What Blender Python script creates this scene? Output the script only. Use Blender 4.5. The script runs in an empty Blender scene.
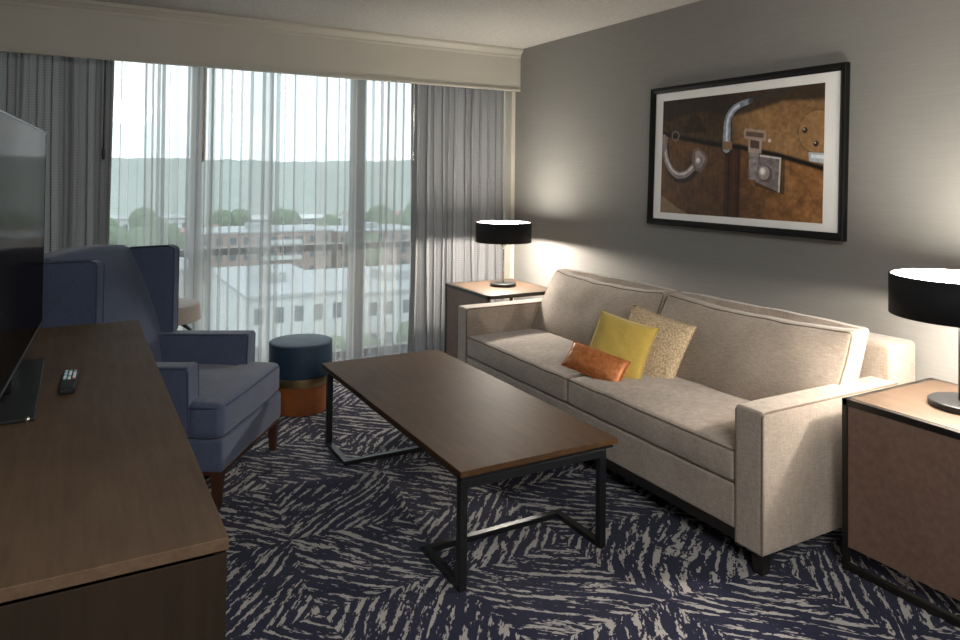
import bpy, bmesh, math, random
import numpy as np
from mathutils import Vector, Matrix
from mathutils import noise as mnoise
R = math.radians
random.seed(4)
sc = bpy.context.scene
COL = sc.collection

# ------------------------------------------------------------------ nodes
class NT:
    def __init__(s, name):
        s.m = bpy.data.materials.new(name); s.m.use_nodes = True
        s.t = s.m.node_tree; s.t.nodes.clear()
        s.out = s.t.nodes.new('ShaderNodeOutputMaterial')
    def n(s, kind, **kw):
        nd = s.t.nodes.new(kind)
        for k, v in kw.items():
            if hasattr(nd, k): setattr(nd, k, v)
        return nd
    def link(s, a, b): s.t.links.new(a, b)
    def setv(s, sock, v):
        if isinstance(v, V): s.link(v.s, sock)
        elif isinstance(v, bpy.types.NodeSocket): s.link(v, sock)
        else: sock.default_value = v
    def math(s, op, a, b=None, c=None):
        nd = s.t.nodes.new('ShaderNodeMath'); nd.operation = op
        s.setv(nd.inputs[0], a)
        if b is not None: s.setv(nd.inputs[1], b)
        if c is not None: s.setv(nd.inputs[2], c)
        return V(s, nd.outputs[0])
    def coord(s, which='Object'):
        nd = s.t.nodes.new('ShaderNodeTexCoord'); sep = s.t.nodes.new('ShaderNodeSeparateXYZ')
        s.link(nd.outputs[which], sep.inputs[0])
        return V(s, nd.outputs[which]), V(s, sep.outputs[0]), V(s, sep.outputs[1]), V(s, sep.outputs[2])
    def vec(s, x, y, z=0.0):
        nd = s.t.nodes.new('ShaderNodeCombineXYZ')
        for i, v in enumerate((x, y, z)): s.setv(nd.inputs[i], v)
        return V(s, nd.outputs[0])
    def noise(s, vec, scale, detail=2.0, rough=.5):
        nd = s.t.nodes.new('ShaderNodeTexNoise'); s.setv(nd.inputs['Vector'], vec)
        nd.inputs['Scale'].default_value = scale; nd.inputs['Detail'].default_value = detail
        nd.inputs['Roughness'].default_value = rough
        return V(s, nd.outputs[0])
    def ramp(s, fac, *stops):
        nd = s.t.nodes.new('ShaderNodeValToRGB'); s.setv(nd.inputs[0], fac)
        el = nd.color_ramp.elements
        while len(el) < len(stops): el.new(.5)
        for e, (p, c) in zip(el, stops):
            e.position = p; e.color = (*c, 1) if len(c) == 3 else c
        return V(s, nd.outputs[0])
    def mix(s, f, a, b):
        nd = s.t.nodes.new('ShaderNodeMix'); nd.data_type = 'RGBA'
        s.setv(nd.inputs[0], f)
        for sock, v in ((nd.inputs[6], a), (nd.inputs[7], b)):
            if isinstance(v, tuple) and len(v) == 3: v = (*v, 1)
            s.setv(sock, v)
        return V(s, nd.outputs[2])
    def bump(s, h, strength=.3, dist=.002):
        nd = s.t.nodes.new('ShaderNodeBump'); nd.inputs['Strength'].default_value = strength
        nd.inputs['Distance'].default_value = dist; s.setv(nd.inputs['Height'], h)
        return V(s, nd.outputs[0])
    def bsdf(s, color, rough=.5, metal=0.0, normal=None, spec=.5, **kw):
        b = s.t.nodes.new('ShaderNodeBsdfPrincipled')
        if isinstance(color, tuple) and len(color) == 3: color = (*color, 1)
        s.setv(b.inputs['Base Color'], color); s.setv(b.inputs['Roughness'], rough)
        s.setv(b.inputs['Metallic'], metal); b.inputs['Specular IOR Level'].default_value = spec
        if normal is not None: s.link(normal.s, b.inputs['Normal'])
        for k, v in kw.items(): s.setv(b.inputs[k.replace('_', ' ')], v)
        s.link(b.outputs[0], s.out.inputs[0]); return b
class V:
    def __init__(s, nt, sock): s.nt, s.s = nt, sock
    def __add__(a, b): return a.nt.math('ADD', a, b)
    def __radd__(a, b): return a.nt.math('ADD', a, b)
    def __sub__(a, b): return a.nt.math('SUBTRACT', a, b)
    def __rsub__(a, b): return a.nt.math('SUBTRACT', b, a)
    def __mul__(a, b): return a.nt.math('MULTIPLY', a, b)
    def __rmul__(a, b): return a.nt.math('MULTIPLY', a, b)
    def __gt__(a, b): return a.nt.math('GREATER_THAN', a, b)
    def __truediv__(a, b): return a.nt.math('DIVIDE', a, b)
    def fract(a): return a.nt.math('FRACT', a)
    def floor(a): return a.nt.math('FLOOR', a)
    def abs(a): return a.nt.math('ABSOLUTE', a)
    def sin(a): return a.nt.math('SINE', a)
    def max(a, b): return a.nt.math('MAXIMUM', a, b)
    def min(a, b): return a.nt.math('MINIMUM', a, b)
    def smooth(a, lo, hi):
        nd = a.nt.t.nodes.new('ShaderNodeMapRange'); nd.interpolation_type = 'SMOOTHSTEP'
        a.nt.link(a.s, nd.inputs[0]); nd.inputs[1].default_value = lo; nd.inputs[2].default_value = hi
        return V(a.nt, nd.outputs[0])

def plain(name, c, rough=.5, metal=0.0, var=.12, scale=30, bump=0, spec=.5, **kw):
    t = NT(name); o, x, y, z = t.coord()
    n = t.noise(o, scale, 3)
    col = t.ramp(n, (.25, tuple(v*(1-var) for v in c)), (.75, tuple(min(1, v*(1+var)) for v in c)))
    nm = t.bump(n, bump) if bump else None
    t.bsdf(col, rough, metal, nm, spec, **kw); return t.m

def fabric(name, c, c2, scale=700, rough=.9, bstr=.5, sheen=.3, stretch=(1, 1, 1), lowvar=.10):
    """woven cloth: fine slub weave in two directions"""
    t = NT(name); o, x, y, z = t.coord()
    s = x + y
    a = t.noise(t.vec(s*.25, (x-y)*.25, z*4.0), scale*.35, 2)
    b = t.noise(t.vec(s*4.0, (x-y)*4.0, z*.25), scale*.35, 2)
    f = t.noise(o, scale*.5, 1)
    w = a*.4 + b*.4 + f*.2
    low = t.noise(o, 5, 3)
    k = (w - .5)*2.2 + .5 + (low - .5)*lowvar*6
    col = t.mix(k.max(0.0).min(1.0), c, c2)
    t.bsdf(col, rough, 0, t.bump(w, bstr, .0012), .25, Sheen_Weight=sheen, Sheen_Roughness=.5)
    return t.m

def wood(name, c1, c2, axis=1, rough=.42, spec=.5, scale=1.0, bstr=.08, coat=0.0):
    t = NT(name); o, x, y, z = t.coord()
    v = [x*9.0, y*9.0, z*9.0]; v[axis] = (x, y, z)[axis]*.9
    g = t.noise(t.vec(*v), 5*scale, 6, .6)
    v2 = [x*60.0, y*60.0, z*60.0]; v2[axis] = (x, y, z)[axis]*2.0
    fine = t.noise(t.vec(*v2), 4*scale, 3, .6)
    low = t.noise(o, 2.2, 3)
    k = g*.5 + fine*.25 + low*.45
    col = t.ramp(k, (.40, c1), (.80, c2))
    t.bsdf(col, (fine*.15 + rough), 0, t.bump(fine, bstr, .001), spec, Coat_Weight=coat, Coat_Roughness=.25)
    return t.m

M = {}
M['sofa'] = fabric('sofa_fabric', (.205, .162, .129), (.48, .40, .33), 240, bstr=.5)
M['sofa_pipe'] = plain('sofa_piping', (.15, .115, .088), .9)
M['navy'] = fabric('navy_wool', (.036, .049, .090), (.100, .124, .198), 500, sheen=.2, bstr=.35)
M['navy_pipe'] = plain('navy_piping', (.035, .045, .085), .85)
M['mustard'] = fabric('mustard_linen', (.40, .275, .045), (.58, .43, .11), 500, bstr=.4)
M['blackwood'] = plain('black_stained_wood', (.012, .010, .009), .45)
M['blackmetal'] = plain('black_powder_metal', (.012, .013, .015), .38, .3, spec=.6)
M['greymetal'] = plain('dark_bronze_metal', (.035, .032, .028), .35, .7)
M['chrome'] = plain('chrome', (.75, .72, .68), .12, 1.0, var=.03)
M['shade_black'] = plain('black_shade_cloth', (.008, .008, .009), .75, spec=.25)
M['shade_white'] = plain('white_shade_lining', (.85, .83, .78), .8, var=.02)
M['tabletop'] = wood('coffee_table_wood', (.046, .022, .009), (.098, .052, .024), 1, .5, spec=.12)
M['sidewood'] = wood('side_table_wood', (.060, .038, .025), (.115, .076, .050), 1, .45, spec=.3)
M['sidepanel'] = wood('side_panel_wood', (.11, .064, .046), (.21, .13, .094), 0, .5)
M['deskwood'] = wood('desk_wood', (.062, .037, .022), (.125, .081, .050), 1, .55, spec=.14)
M['deskend'] = wood('desk_end_wood', (.014, .009, .005), (.028, .018, .011), 2, .7, spec=.15)
M['legwood'] = wood('chair_leg_wood', (.028, .010, .006), (.075, .026, .012), 2, .4)
M['amber'] = None
M['brass'] = plain('brushed_brass', (.62, .45, .22), .28, 1.0, var=.06)
M['white_paint'] = plain('cream_paint', (.60, .57, .49), .5, var=.02)
M['valance'] = plain('valance_paint', (.50, .475, .41), .55, var=.03, scale=4)
M['tan_plastic'] = plain('tan_plastic', (.55, .42, .32), .4, var=.15, Transmission_Weight=.5)
M['rubber'] = plain('black_plastic', (.010, .010, .011), .6, spec=.25)
M['gloss_black'] = plain('gloss_black_plastic', (.006, .006, .007), .12, spec=.6)
M['mat_board'] = plain('white_mat_board', (.93, .92, .90), .8, var=.015)
M['frame_black'] = plain('black_picture_frame', (.006, .006, .006), .55, spec=.2)
M['alu'] = plain('window_aluminium', (.10, .085, .075), .45, .4, var=.05)
M['taupe'] = fabric('taupe_cloth', (.22, .19, .17), (.34, .30, .27), 300)

# wall: horizontal grasscloth
t = NT('grasscloth_wallpaper'); o, x, y, z = t.coord()
st = t.noise(t.vec(x*1.5, y*1.5, z*60.0), 3.0, 5, .65)
st2 = t.noise(t.vec(x*6.0, y*6.0, z*400.0), 2.0, 2)
k = st*.6 + st2*.4
c = t.ramp(k, (.30, (.222, .215, .203)), (.70, (.264, .256, .242)))
t.bsdf(c, .75, 0, t.bump(k, .35, .0012), .3); M['wall'] = t.m
# ceiling: sprayed texture
t = NT('sprayed_ceiling'); o, x, y, z = t.coord()
a = t.noise(o, 90, 4, .7)
t.bsdf(t.ramp(a, (.3, (.40, .385, .36)), (.7, (.62, .60, .565))), .95, 0, t.bump(a, .8, .006), .1); M['ceiling'] = t.m
# amber glazed ottoman base
t = NT('amber_lacquer'); o, x, y, z = t.coord()
a = t.noise(o, 7, 3)
t.bsdf(t.ramp(a, (.3, (.17, .045, .010)), (.7, (.34, .105, .022))), .28, 0, None, .6, Coat_Weight=.4); M['amber'] = t.m
t = NT('blue_leather'); o, x, y, z = t.coord()
a = t.noise(o, 160, 3)
t.bsdf(t.ramp(a, (.3, (.012, .028, .055)), (.7, (.020, .045, .080))), .5, 0, t.bump(a, .25, .001), .4); M['blueleather'] = t.m
# crinkled copper leather
t = NT('copper_leather'); o, x, y, z = t.coord()
a = t.noise(o, 45, 5, .7); vv = t.n('ShaderNodeTexVoronoi', feature='DISTANCE_TO_EDGE'); t.link(o.s, vv.inputs['Vector']); vv.inputs['Scale'].default_value = 75
ve = V(t, vv.outputs[0]).smooth(0, .12)
t.bsdf(t.ramp(a, (.3, (.30, .085, .022)), (.7, (.62, .23, .075))), .40, .25, t.bump(ve*.5 + a, .6, .0018), .5); M['copper'] = t.m
# boucle pillow
t = NT('nubby_sand_weave'); o, x, y, z = t.coord()
vv = t.n('ShaderNodeTexVoronoi'); t.link(o.s, vv.inputs['Vector']); vv.inputs['Scale'].default_value = 120
d = V(t, vv.outputs[0])
t.bsdf(t.ramp(d, (.1, (.74, .60, .41)), (.75, (.40, .30, .185))), .95, 0, t.bump(1.0 - d, .9, .004), .1); M['nubby'] = t.m

# carpet: navy ground, cream ragged strokes in concentric diamonds
def carpet():
    t = NT('navy_carpet'); o, x, y, z = t.coord()
    w1 = t.noise(t.vec(x, y, 3.0), 1.1, 1); w2 = t.noise(t.vec(x, y, 9.0), 1.1, 1)
    xx = x + (w1 - .5)*.28; yy = y + (w2 - .5)*.28
    s = .72
    p = ((xx + yy)*.70711 - 2.207)*(1/s) + .5; q = ((yy - xx)*.70711 - 1.123)*(1/s) + .5
    u = p.fract() - .5; v = q.fract() - .5
    au, av = u.abs(), v.abs()
    side = au > av
    cc = au.max(av)*s
    al = (u*s)*(1.0 - side) + (v*s)*side
    sg = ((u > 0.0)*side + (v > 0.0)*(1.0 - side)*.5)
    cid = p.floor()*3.7 + q.floor()*7.9 + sg*5.3 + side*11.1
    wob = t.noise(t.vec(al*3.5, cc*5.0, cid), 1.0, 1)
    ph = (cc*(1/.045) + (wob - .5)*2.2 + cid*.37).fract()
    tri = 1.0 - (ph*2.0 - 1.0).abs()
    n1 = t.noise(t.vec(cc*46.0, al*7.5, cid), 1.0, 2, .6)
    n2 = t.noise(t.vec(cc*120.0, al*38.0, cid), 1.0, 2, .6)
    n3 = t.noise(t.vec(cc*16.0, al*9.0, cid + 40.0), 1.0, 1)
    val = tri*.85 + (n1 - .5)*3.1 + (n2 - .5)*2.1 + (n3 - .5)*1.0
    m = val.smooth(.64, .76)
    pile = t.noise(o, 420, 2); patch = t.noise(o, 9, 2)
    navy = t.mix(pile, (.006, .0065, .020), (.019, .021, .056))
    cream = t.mix(pile, (.29, .275, .26), (.58, .55, .52))
    col = t.mix(m*(patch*.35 + .72).min(1.0), navy, cream)
    t.bsdf(col, 1.0, 0, t.bump(pile*.6 + m*.5, .6, .004), .05, Sheen_Weight=.1)
    return t.m
M['carpet'] = carpet()

# drapes: small lattice weave in mesh UV metres
t = NT('grey_lattice_drape'); nd = t.n('ShaderNodeUVMap', uv_map='UVMap'); sep = t.n('ShaderNodeSeparateXYZ'); t.link(nd.outputs[0], sep.inputs[0])
u, v = V(t, sep.outputs[0]), V(t, sep.outputs[1])
lat = ((u*2*math.pi/.045).sin()*(v*2*math.pi/.034).sin()).abs()
ring = (lat - .32).abs()
wv = t.noise(t.vec(u*500, v*120), 1.0, 1)
k = ring.smooth(0, .28)*.75 + wv*.45
t.bsdf(t.ramp(k, (.15, (.115, .116, .122)), (.95, (.34, .342, .352))), .9, 0, None, .15)
pb = t.t.nodes['Principled BSDF']; tl = t.n('ShaderNodeBsdfTranslucent'); tl.inputs[0].default_value = (.62, .60, .60, 1); mx = t.n('ShaderNodeMixShader'); mx.inputs[0].default_value = .10
t.link(pb.outputs[0], mx.inputs[1]); t.link(tl.outputs[0], mx.inputs[2]); t.link(mx.outputs[0], t.out.inputs[0]); M['drape'] = t.m

def sheer_mat(name, col, dmul):
    t = NT(name)
    at = t.n('ShaderNodeAttribute', attribute_name='dens'); dn = V(t, at.outputs['Fac'])
    tr = t.n('ShaderNodeBsdfTransparent'); tr.inputs[0].default_value = (.97, .985, .985, 1)
    tl = t.n('ShaderNodeBsdfTranslucent'); tl.inputs[0].default_value = (*col, 1)
    df = t.n('ShaderNodeBsdfDiffuse'); df.inputs[0].default_value = (*col, 1)
    m1 = t.n('ShaderNodeMixShader'); m1.inputs[0].default_value = .5
    t.link(tl.outputs[0], m1.inputs[1]); t.link(df.outputs[0], m1.inputs[2])
    m2 = t.n('ShaderNodeMixShader'); t.setv(m2.inputs[0], (dn*dmul).min(.97))
    t.link(tr.outputs[0], m2.inputs[1]); t.link(m1.outputs[0], m2.inputs[2])
    t.link(m2.outputs[0], t.out.inputs[0]); return t.m
M['sheer'] = sheer_mat('sheer_voile', (.62, .615, .61), 1.0)
M['sheer_hem'] = sheer_mat('sheer_hem_voile', (.42, .37, .34), 1.0)

# ------------------------------------------------------------------ mesh helpers
def mkobj(name, bm, mat, parent=None, smooth=True, loc=None, rot=None):
    me = bpy.data.meshes.new(name)
    bmesh.ops.recalc_face_normals(bm, faces=bm.faces[:])
    bm.to_mesh(me); bm.free()
    mats = mat if isinstance(mat, (list, tuple)) else [mat]
    for m in mats: me.materials.append(M[m] if isinstance(m, str) else m)
    if smooth:
        for p in me.polygons: p.use_smooth = True
    o = bpy.data.objects.new(name, me); COL.objects.link(o)
    if parent is not None: o.parent = parent
    if loc: o.location = loc
    if rot: o.rotation_euler = rot
    if smooth:
        md = o.modifiers.new('wn', 'WEIGHTED_NORMAL'); md.keep_sharp = True; md.weight = 60
    return o
def tag(o, label=None, cat=None, group=None, kind=None):
    for k, v in (('label', label), ('category', cat), ('group', group), ('kind', kind)):
        if v: o[k] = v
    return o
def thing(name, label, cat, loc=(0, 0, 0), rz=0, group=None):
    o = bpy.data.objects.new(name, None); COL.objects.link(o); o.location = loc; o.rotation_euler = (0, 0, rz)
    o.empty_display_size = .1
    return tag(o, label, cat, group)
def bx(bm, x0, x1, y0, y1, z0, z1, bev=0, seg=2, mi=0):
    r = bmesh.ops.create_cube(bm, size=1)
    vs = r['verts']
    for v in vs:
        v.co = Vector((x0 + (v.co.x + .5)*(x1-x0), y0 + (v.co.y + .5)*(y1-y0), z0 + (v.co.z + .5)*(z1-z0)))
    fs = {f for v in vs for f in v.link_faces}
    for f in fs: f.material_index = mi
    if bev:
        es = list({e for v in vs for e in v.link_edges})
        bmesh.ops.bevel(bm, geom=es, offset=bev, segments=seg, affect='EDGES', profile=.5, clamp_overlap=True)
    return vs
def box(name, mat, parent, x0, x1, y0, y1, z0, z1, bev=.003, seg=2):
    bm = bmesh.new(); bx(bm, x0, x1, y0, y1, z0, z1, bev, seg); return mkobj(name, bm, mat, parent)
def tube(bm, pts, r, n=10, closed=False, cap=True):
    pts = [Vector(p) for p in pts]; rings = []
    N = len(pts); prev = None
    for i, p in enumerate(pts):
        if closed: d = (pts[(i+1) % N] - pts[i-1]).normalized()
        else: d = (pts[min(i+1, N-1)] - pts[max(i-1, 0)]).normalized()
        ref = Vector((0, 0, 1)) if abs(d.z) < .9 else Vector((1, 0, 0))
        if prev is not None:
            a = (prev - d*prev.dot(d))
            a = a.normalized() if a.length > 1e-5 else d.cross(ref).normalized()
        else: a = d.cross(ref).normalized()
        prev = a; b = d.cross(a)
        rr = r[i] if isinstance(r, (list, tuple)) else r
        rings.append([bm.verts.new(p + (a*math.cos(k*2*math.pi/n) + b*math.sin(k*2*math.pi/n))*rr) for k in range(n)])
    for i in range(N if closed else N-1):
        A, B = rings[i], rings[(i+1) % N]
        for k in range(n): bm.faces.new((A[k], A[(k+1) % n], B[(k+1) % n], B[k]))
    if cap and not closed:
        bm.faces.new(rings[0]); bm.faces.new(rings[-1])
def lathe(bm, prof, n=48, cx=0, cy=0, cap=True):
    rings = []
    for r, z in prof:
        rings.append([bm.verts.new((cx + r*math.cos(k*2*math.pi/n), cy + r*math.sin(k*2*math.pi/n), z)) for k in range(n)])
    for A, B in zip(rings, rings[1:]):
        for k in range(n): bm.faces.new((A[k], A[(k+1) % n], B[(k+1) % n], B[k]))
    if cap: bm.faces.new(rings[0]); bm.faces.new(rings[-1])
def prism(bm, prof, axis, a0, a1, bev=0, seg=2):
    """prof: 2-D points in the plane of the other two axes"""
    def P(p, a):
        return {'y': (p[0], a, p[1]), 'x': (a, p[0], p[1]), 'z': (p[0], p[1], a)}[axis]
    A = [bm.verts.new(P(p, a0)) for p in prof]; B = [bm.verts.new(P(p, a1)) for p in prof]
    fs = [bm.faces.new(A), bm.faces.new(B[::-1])]
    for i in range(len(A)): fs.append(bm.faces.new((A[i], A[(i+1) % len(A)], B[(i+1) % len(A)], B[i])))
    if bev:
        es = [e for e in {e for f in fs for e in f.edges} if True]
        bmesh.ops.recalc_face_normals(bm, faces=fs)
        sharp = [e for e in es if len(e.link_faces) == 2 and e.calc_face_angle(0) > .6]
        bmesh.ops.bevel(bm, geom=sharp, offset=bev, segments=seg, affect='EDGES', profile=.5, clamp_overlap=True)

def axis_steps(h, r, seg=4, flat=10):
    a = [-h + r*i/seg for i in range(seg)]
    b = [-h + r + (2*h - 2*r)*i/flat for i in range(flat + 1)]
    c = [h - r + r*(i+1)/seg for i in range(seg)]
    return a + b + c
def rcube(bm, hx, hy, hz, r, flat=10, fn=None, seg=4):
    """rounded cube centred on 0, gridded, passed through fn"""
    H = (hx, hy, hz); st = [axis_steps(h, min(r, h*.98), seg, flat) for h in H]
    cache = {}
    def vert(p):
        key = tuple(round(c, 6) for c in p)
        if key in cache: return cache[key]
        q = [max(-(H[i]-min(r, H[i]*.98)), min(H[i]-min(r, H[i]*.98), p[i])) for i in range(3)]
        d = Vector(p) - Vector(q)
        co = Vector(q) + (d.normalized()*r if d.length > 1e-9 else Vector())
        # keep flat faces exact
        if fn: co = fn(co, Vector(p))
        cache[key] = bm.verts.new(co); return cache[key]
    for ax in range(3):
        b, c = (ax+1) % 3, (ax+2) % 3
        for sgn in (-1, 1):
            for i in range(len(st[b])-1):
                for j in range(len(st[c])-1):
                    f = []
                    for ii, jj in ((i, j), (i+1, j), (i+1, j+1), (i, j+1)):
                        p = [0, 0, 0]; p[ax] = sgn*H[ax]; p[b] = st[b][ii]; p[c] = st[c][jj]
                        f.append(vert(p))
                    if sgn < 0: f.reverse()
                    try: bm.faces.new(f)
                    except ValueError: pass
def nz(co, s, amp, seed=0):
    return mnoise.noise(Vector((co[0]*s + seed, co[1]*s + seed*1.7, co[2]*s)))*amp
def xform(o, loc, rot): o.location = loc; o.rotation_euler = rot

# ------------------------------------------------------------------ room shell
RX, CZ = 3.2, 2.492
LX, BY, WY = -.62, -2.6, 5.56
def shell(name, mat, *a):
    bm = bmesh.new(); bx(bm, *a); o = mkobj(name, bm, mat, smooth=False); return tag(o, kind='structure')
shell('floor', 'carpet', LX, RX, BY, WY, -.12, 0)
shell('ceiling', 'ceiling', LX-.1, RX+.12, BY-.1, WY, CZ, CZ+.12)
shell('wall_right', 'wall', RX, RX+.12, BY-.1, WY, -.12, CZ)
shell('wall_left', 'wall', LX-.12, LX, BY-.1, WY, -.12, CZ)
shell('wall_back', 'wall', LX, RX, BY-.12, BY, -.12, CZ)
# valance box in front of the window head
bm = bmesh.new()
bx(bm, LX, RX, 5.03, 5.055, 2.142, CZ)
bx(bm, LX, RX, 5.018, 5.03, 2.142, 2.158, .003)
bx(bm, RX-.022, RX, 5.022, 5.03, 2.158, CZ-.07, .003)
o = mkobj('trim_1', bm, 'valance', smooth=False); tag(o, 'cream valance board boxed across the top of the window', kind='structure')
bm = bmesh.new()
prof = [(5.03, CZ-.075), (5.022, CZ-.075), (5.018, CZ-.062), (5.018, CZ-.052), (5.000, CZ-.030), (4.988, CZ-.022), (4.984, CZ-.012), (4.984, CZ), (5.03, CZ)]
prism(bm, prof, 'x', LX, RX)
o = mkobj('trim_2', bm, 'valance', smooth=False); tag(o, 'cream crown moulding along the top of the valance', kind='structure')
shell('trim_3', 'white_paint', RX-.035, RX, 5.10, 5.49, 0, 2.2)
# baseboard
shell('baseboard_right', 'white_paint', RX-.014, RX, BY, 5.1, 0, .10)
shell('baseboard_left', 'white_paint', LX, LX+.014, BY, 5.2, 0, .10)
# window: glazed floor to ceiling with mullions and transom
w = thing('window_1', None, None, (0, 5.50, 0)); w['kind'] = 'structure'
bm = bmesh.new()
for xm, hw in ((-.60, .04), (.755, .035), (1.972, .05), (3.16, .04)): bx(bm, xm-hw, xm+hw, -.02, .06, 0, CZ, .003)
bx(bm, LX, RX, -.015, .055, 0, .05, .003); bx(bm, LX, RX, -.015, .055, CZ-.06, CZ, .003)
bx(bm, LX, RX, -.02, .055, .845, .895, .003)
mkobj('window_frame', bm, 'alu', w)
t = NT('window_glass'); tr = t.n('ShaderNodeBsdfTransparent'); tr.inputs[0].default_value = (.93, .96, .955, 1)
gl = t.n('ShaderNodeBsdfGlossy'); gl.inputs[1].default_value = .02
mx = t.n('ShaderNodeMixShader'); mx.inputs[0].default_value = .04
t.link(tr.outputs[0], mx.inputs[1]); t.link(gl.outputs[0], mx.inputs[2]); t.link(mx.outputs[0], t.out.inputs[0]); M['glass'] = t.m
bm = bmesh.new(); bx(bm, LX, RX, .015, .021, .05, CZ-.06); mkobj('pane', bm, 'glass', w, smooth=False)

# ------------------------------------------------------------------ curtains
def cloth_sheet(x0, x1, y, z0, z1, pitch, amp, seed, nz_=40, hemdrift=.0, xtop=None, swayk=1.0, irregular=.5, perf=10):
    rnd = random.Random(seed)
    # irregular fold boundaries
    xs = [0.0]
    while xs[-1] < 1: xs.append(xs[-1] + pitch/(x1-x0)*(1 + rnd.uniform(-irregular, irregular)))
    xs = [v/xs[-1] for v in xs]; amps = [rnd.uniform(.55, 1.1) for _ in xs]
    per = perf; P = []
    for i in range(len(xs)-1):
        for k in range(per):
            f = k/per; P.append((xs[i] + (xs[i+1]-xs[i])*f, f, i))
    P.append((1.0, 0.0, len(xs)-2))
    drift = [rnd.uniform(-1, 1) for _ in range(6)]
    bm = bmesh.new(); uvl = bm.loops.layers.uv.new('UVMap')
    grid = []; arc = 0; uvu = []
    last = None
    for (s, f, i) in P:
        a = amps[min(i, len(amps)-1)]
        yy = amp*a*math.sin(2*math.pi*f)
        xx = (x0 + (x1-x0)*s) + .22*pitch*a*math.sin(4*math.pi*f)
        if last: arc += math.hypot(xx-last[0], yy-last[1])
        last = (xx, yy); uvu.append(arc)
        col = []
        for j in range(nz_+1):
            tz = j/nz_; zz = z0 + (z1-z0)*tz
            sway = mnoise.noise(Vector((s*7+seed, tz*1.2, seed)))*pitch*.55*(1-tz*.75)*swayk
            g = .75 + .45*(1-tz)
            col.append(bm.verts.new((xx + sway, y + yy*g + nz((s*9, tz*2, seed), 1, amp*.4), zz)))
        grid.append(col)
    fu = {}
    for a in range(len(grid)-1):
        for j in range(nz_):
            f = bm.faces.new((grid[a][j], grid[a+1][j], grid[a+1][j+1], grid[a][j+1]))
            for lp, (aa, jj) in zip(f.loops, ((a, j), (a+1, j), (a+1, j+1), (a, j+1))):
                lp[uvl].uv = (uvu[aa], z0 + (z1-z0)*jj/nz_)
    return bm, P, xs

def drape(x0, x1, y, seed, label, group, pitch=.085, amp=.040):
    th = thing('drape', label, 'curtain', ((x0+x1)/2, y, 0), 0, group)
    bm, P, xs = cloth_sheet(x0-(x0+x1)/2, x1-(x0+x1)/2, 0, .015, 2.34, pitch, amp, seed)
    o = mkobj('curtain_panel', bm, 'drape', th)
    return th
drape(-.50, .205, 5.235, 3, 'patterned grey blackout drape gathered at the left end of the window', 'grey drapes')
drape(2.30, 3.155, 5.215, 8, 'patterned grey blackout drape gathered behind the far lamp', 'grey drapes', pitch=.075, amp=.036)

def sheer(x0, x1, y, z0, z1, pitch, amp, seed, label, bands, base=.24, peak=.60):
    th = thing('sheer_curtain', label, 'curtain', ((x0+x1)/2, y, 0), 0)
    cx = (x0+x1)/2
    bm, P, xs = cloth_sheet(x0-cx, x1-cx, 0, z0, z1, pitch, amp, seed, nz_=36, irregular=.6, swayk=.25, perf=18)
    o = mkobj('sheer_panel', bm, 'sheer', th)
    o.modifiers.clear()
    me = o.data; at = me.attributes.new('dens', 'FLOAT', 'POINT')
    n = len(me.vertices); rows = 37
    rnd = random.Random(seed+5)
    # irregular soft vertical bands of gathered cloth
    L = x1-x0; nb = int(L/.026); edge = [rnd.uniform(0, 1)**1.6 for _ in range(nb+2)]
    wide = [rnd.uniform(0, 1)**3 for _ in range(int(L/.11)+3)]
    vals = []
    for ci, (s, f, i) in enumerate(P):
        q = s*nb; k = int(q); fr_ = q-k; fr_ = fr_*fr_*(3-2*fr_)
        e = edge[k]*(1-fr_) + edge[k+1]*fr_
        q2 = s*L/.11; k2 = int(q2); f2 = q2-k2; f2 = f2*f2*(3-2*f2)
        e2 = wide[k2]*(1-f2) + wide[k2+1]*f2
        d = base + peak*(.55*e + .45*e2)
        xw = x0 + (x1-x0)*s
        for (a, b, add) in bands:
            if a <= xw <= b: d += add
        vals += [min(.95, d)]*rows
    at.data.foreach_set('value', vals)
    # weighted hem at the bottom
    return th
sheer(.12, .86, 5.37, .03, 2.40, .10, .016, 21, 'sheer white voile curtain over the narrow left window bay', [(.70, .86, .10)])
sheer(.80, 2.42, 5.315, .02, 2.40, .13, .018, 33, 'wide sheer white voile curtain covering the window behind the round stool', [(1.20, 1.24, .2), (1.60, 1.65, .2), (2.13, 2.20, .25)])
# pull wands
def wand(x, y, z0, z1, mat, label, r=.0055):
    th = thing('curtain_wand', label, 'curtain wand', (x, y, 0))
    bm = bmesh.new(); tube(bm, [(0, 0, z0), (0, 0, z1)], r, 10); mkobj('wand_rod', bm, mat, th)
    bm = bmesh.new(); lathe(bm, [(.004, z0-.03), (.009, z0-.022), (.009, z0+.03), (.006, z0+.045)], 12); mkobj('wand_grip', bm, mat, th)
wand(.150, 5.145, 1.55, 2.24, 'greymetal', 'slim dark pull wand hanging in front of the left grey drape')
wand(2.29, 5.135, 1.58, 2.24, 'chrome', 'slim chrome pull wand hanging in front of the right grey drape')
wand(.765, 5.275, 1.55, 2.24, 'tan_plastic', 'short tan pull wand hanging where the two sheers meet', .010)

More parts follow.
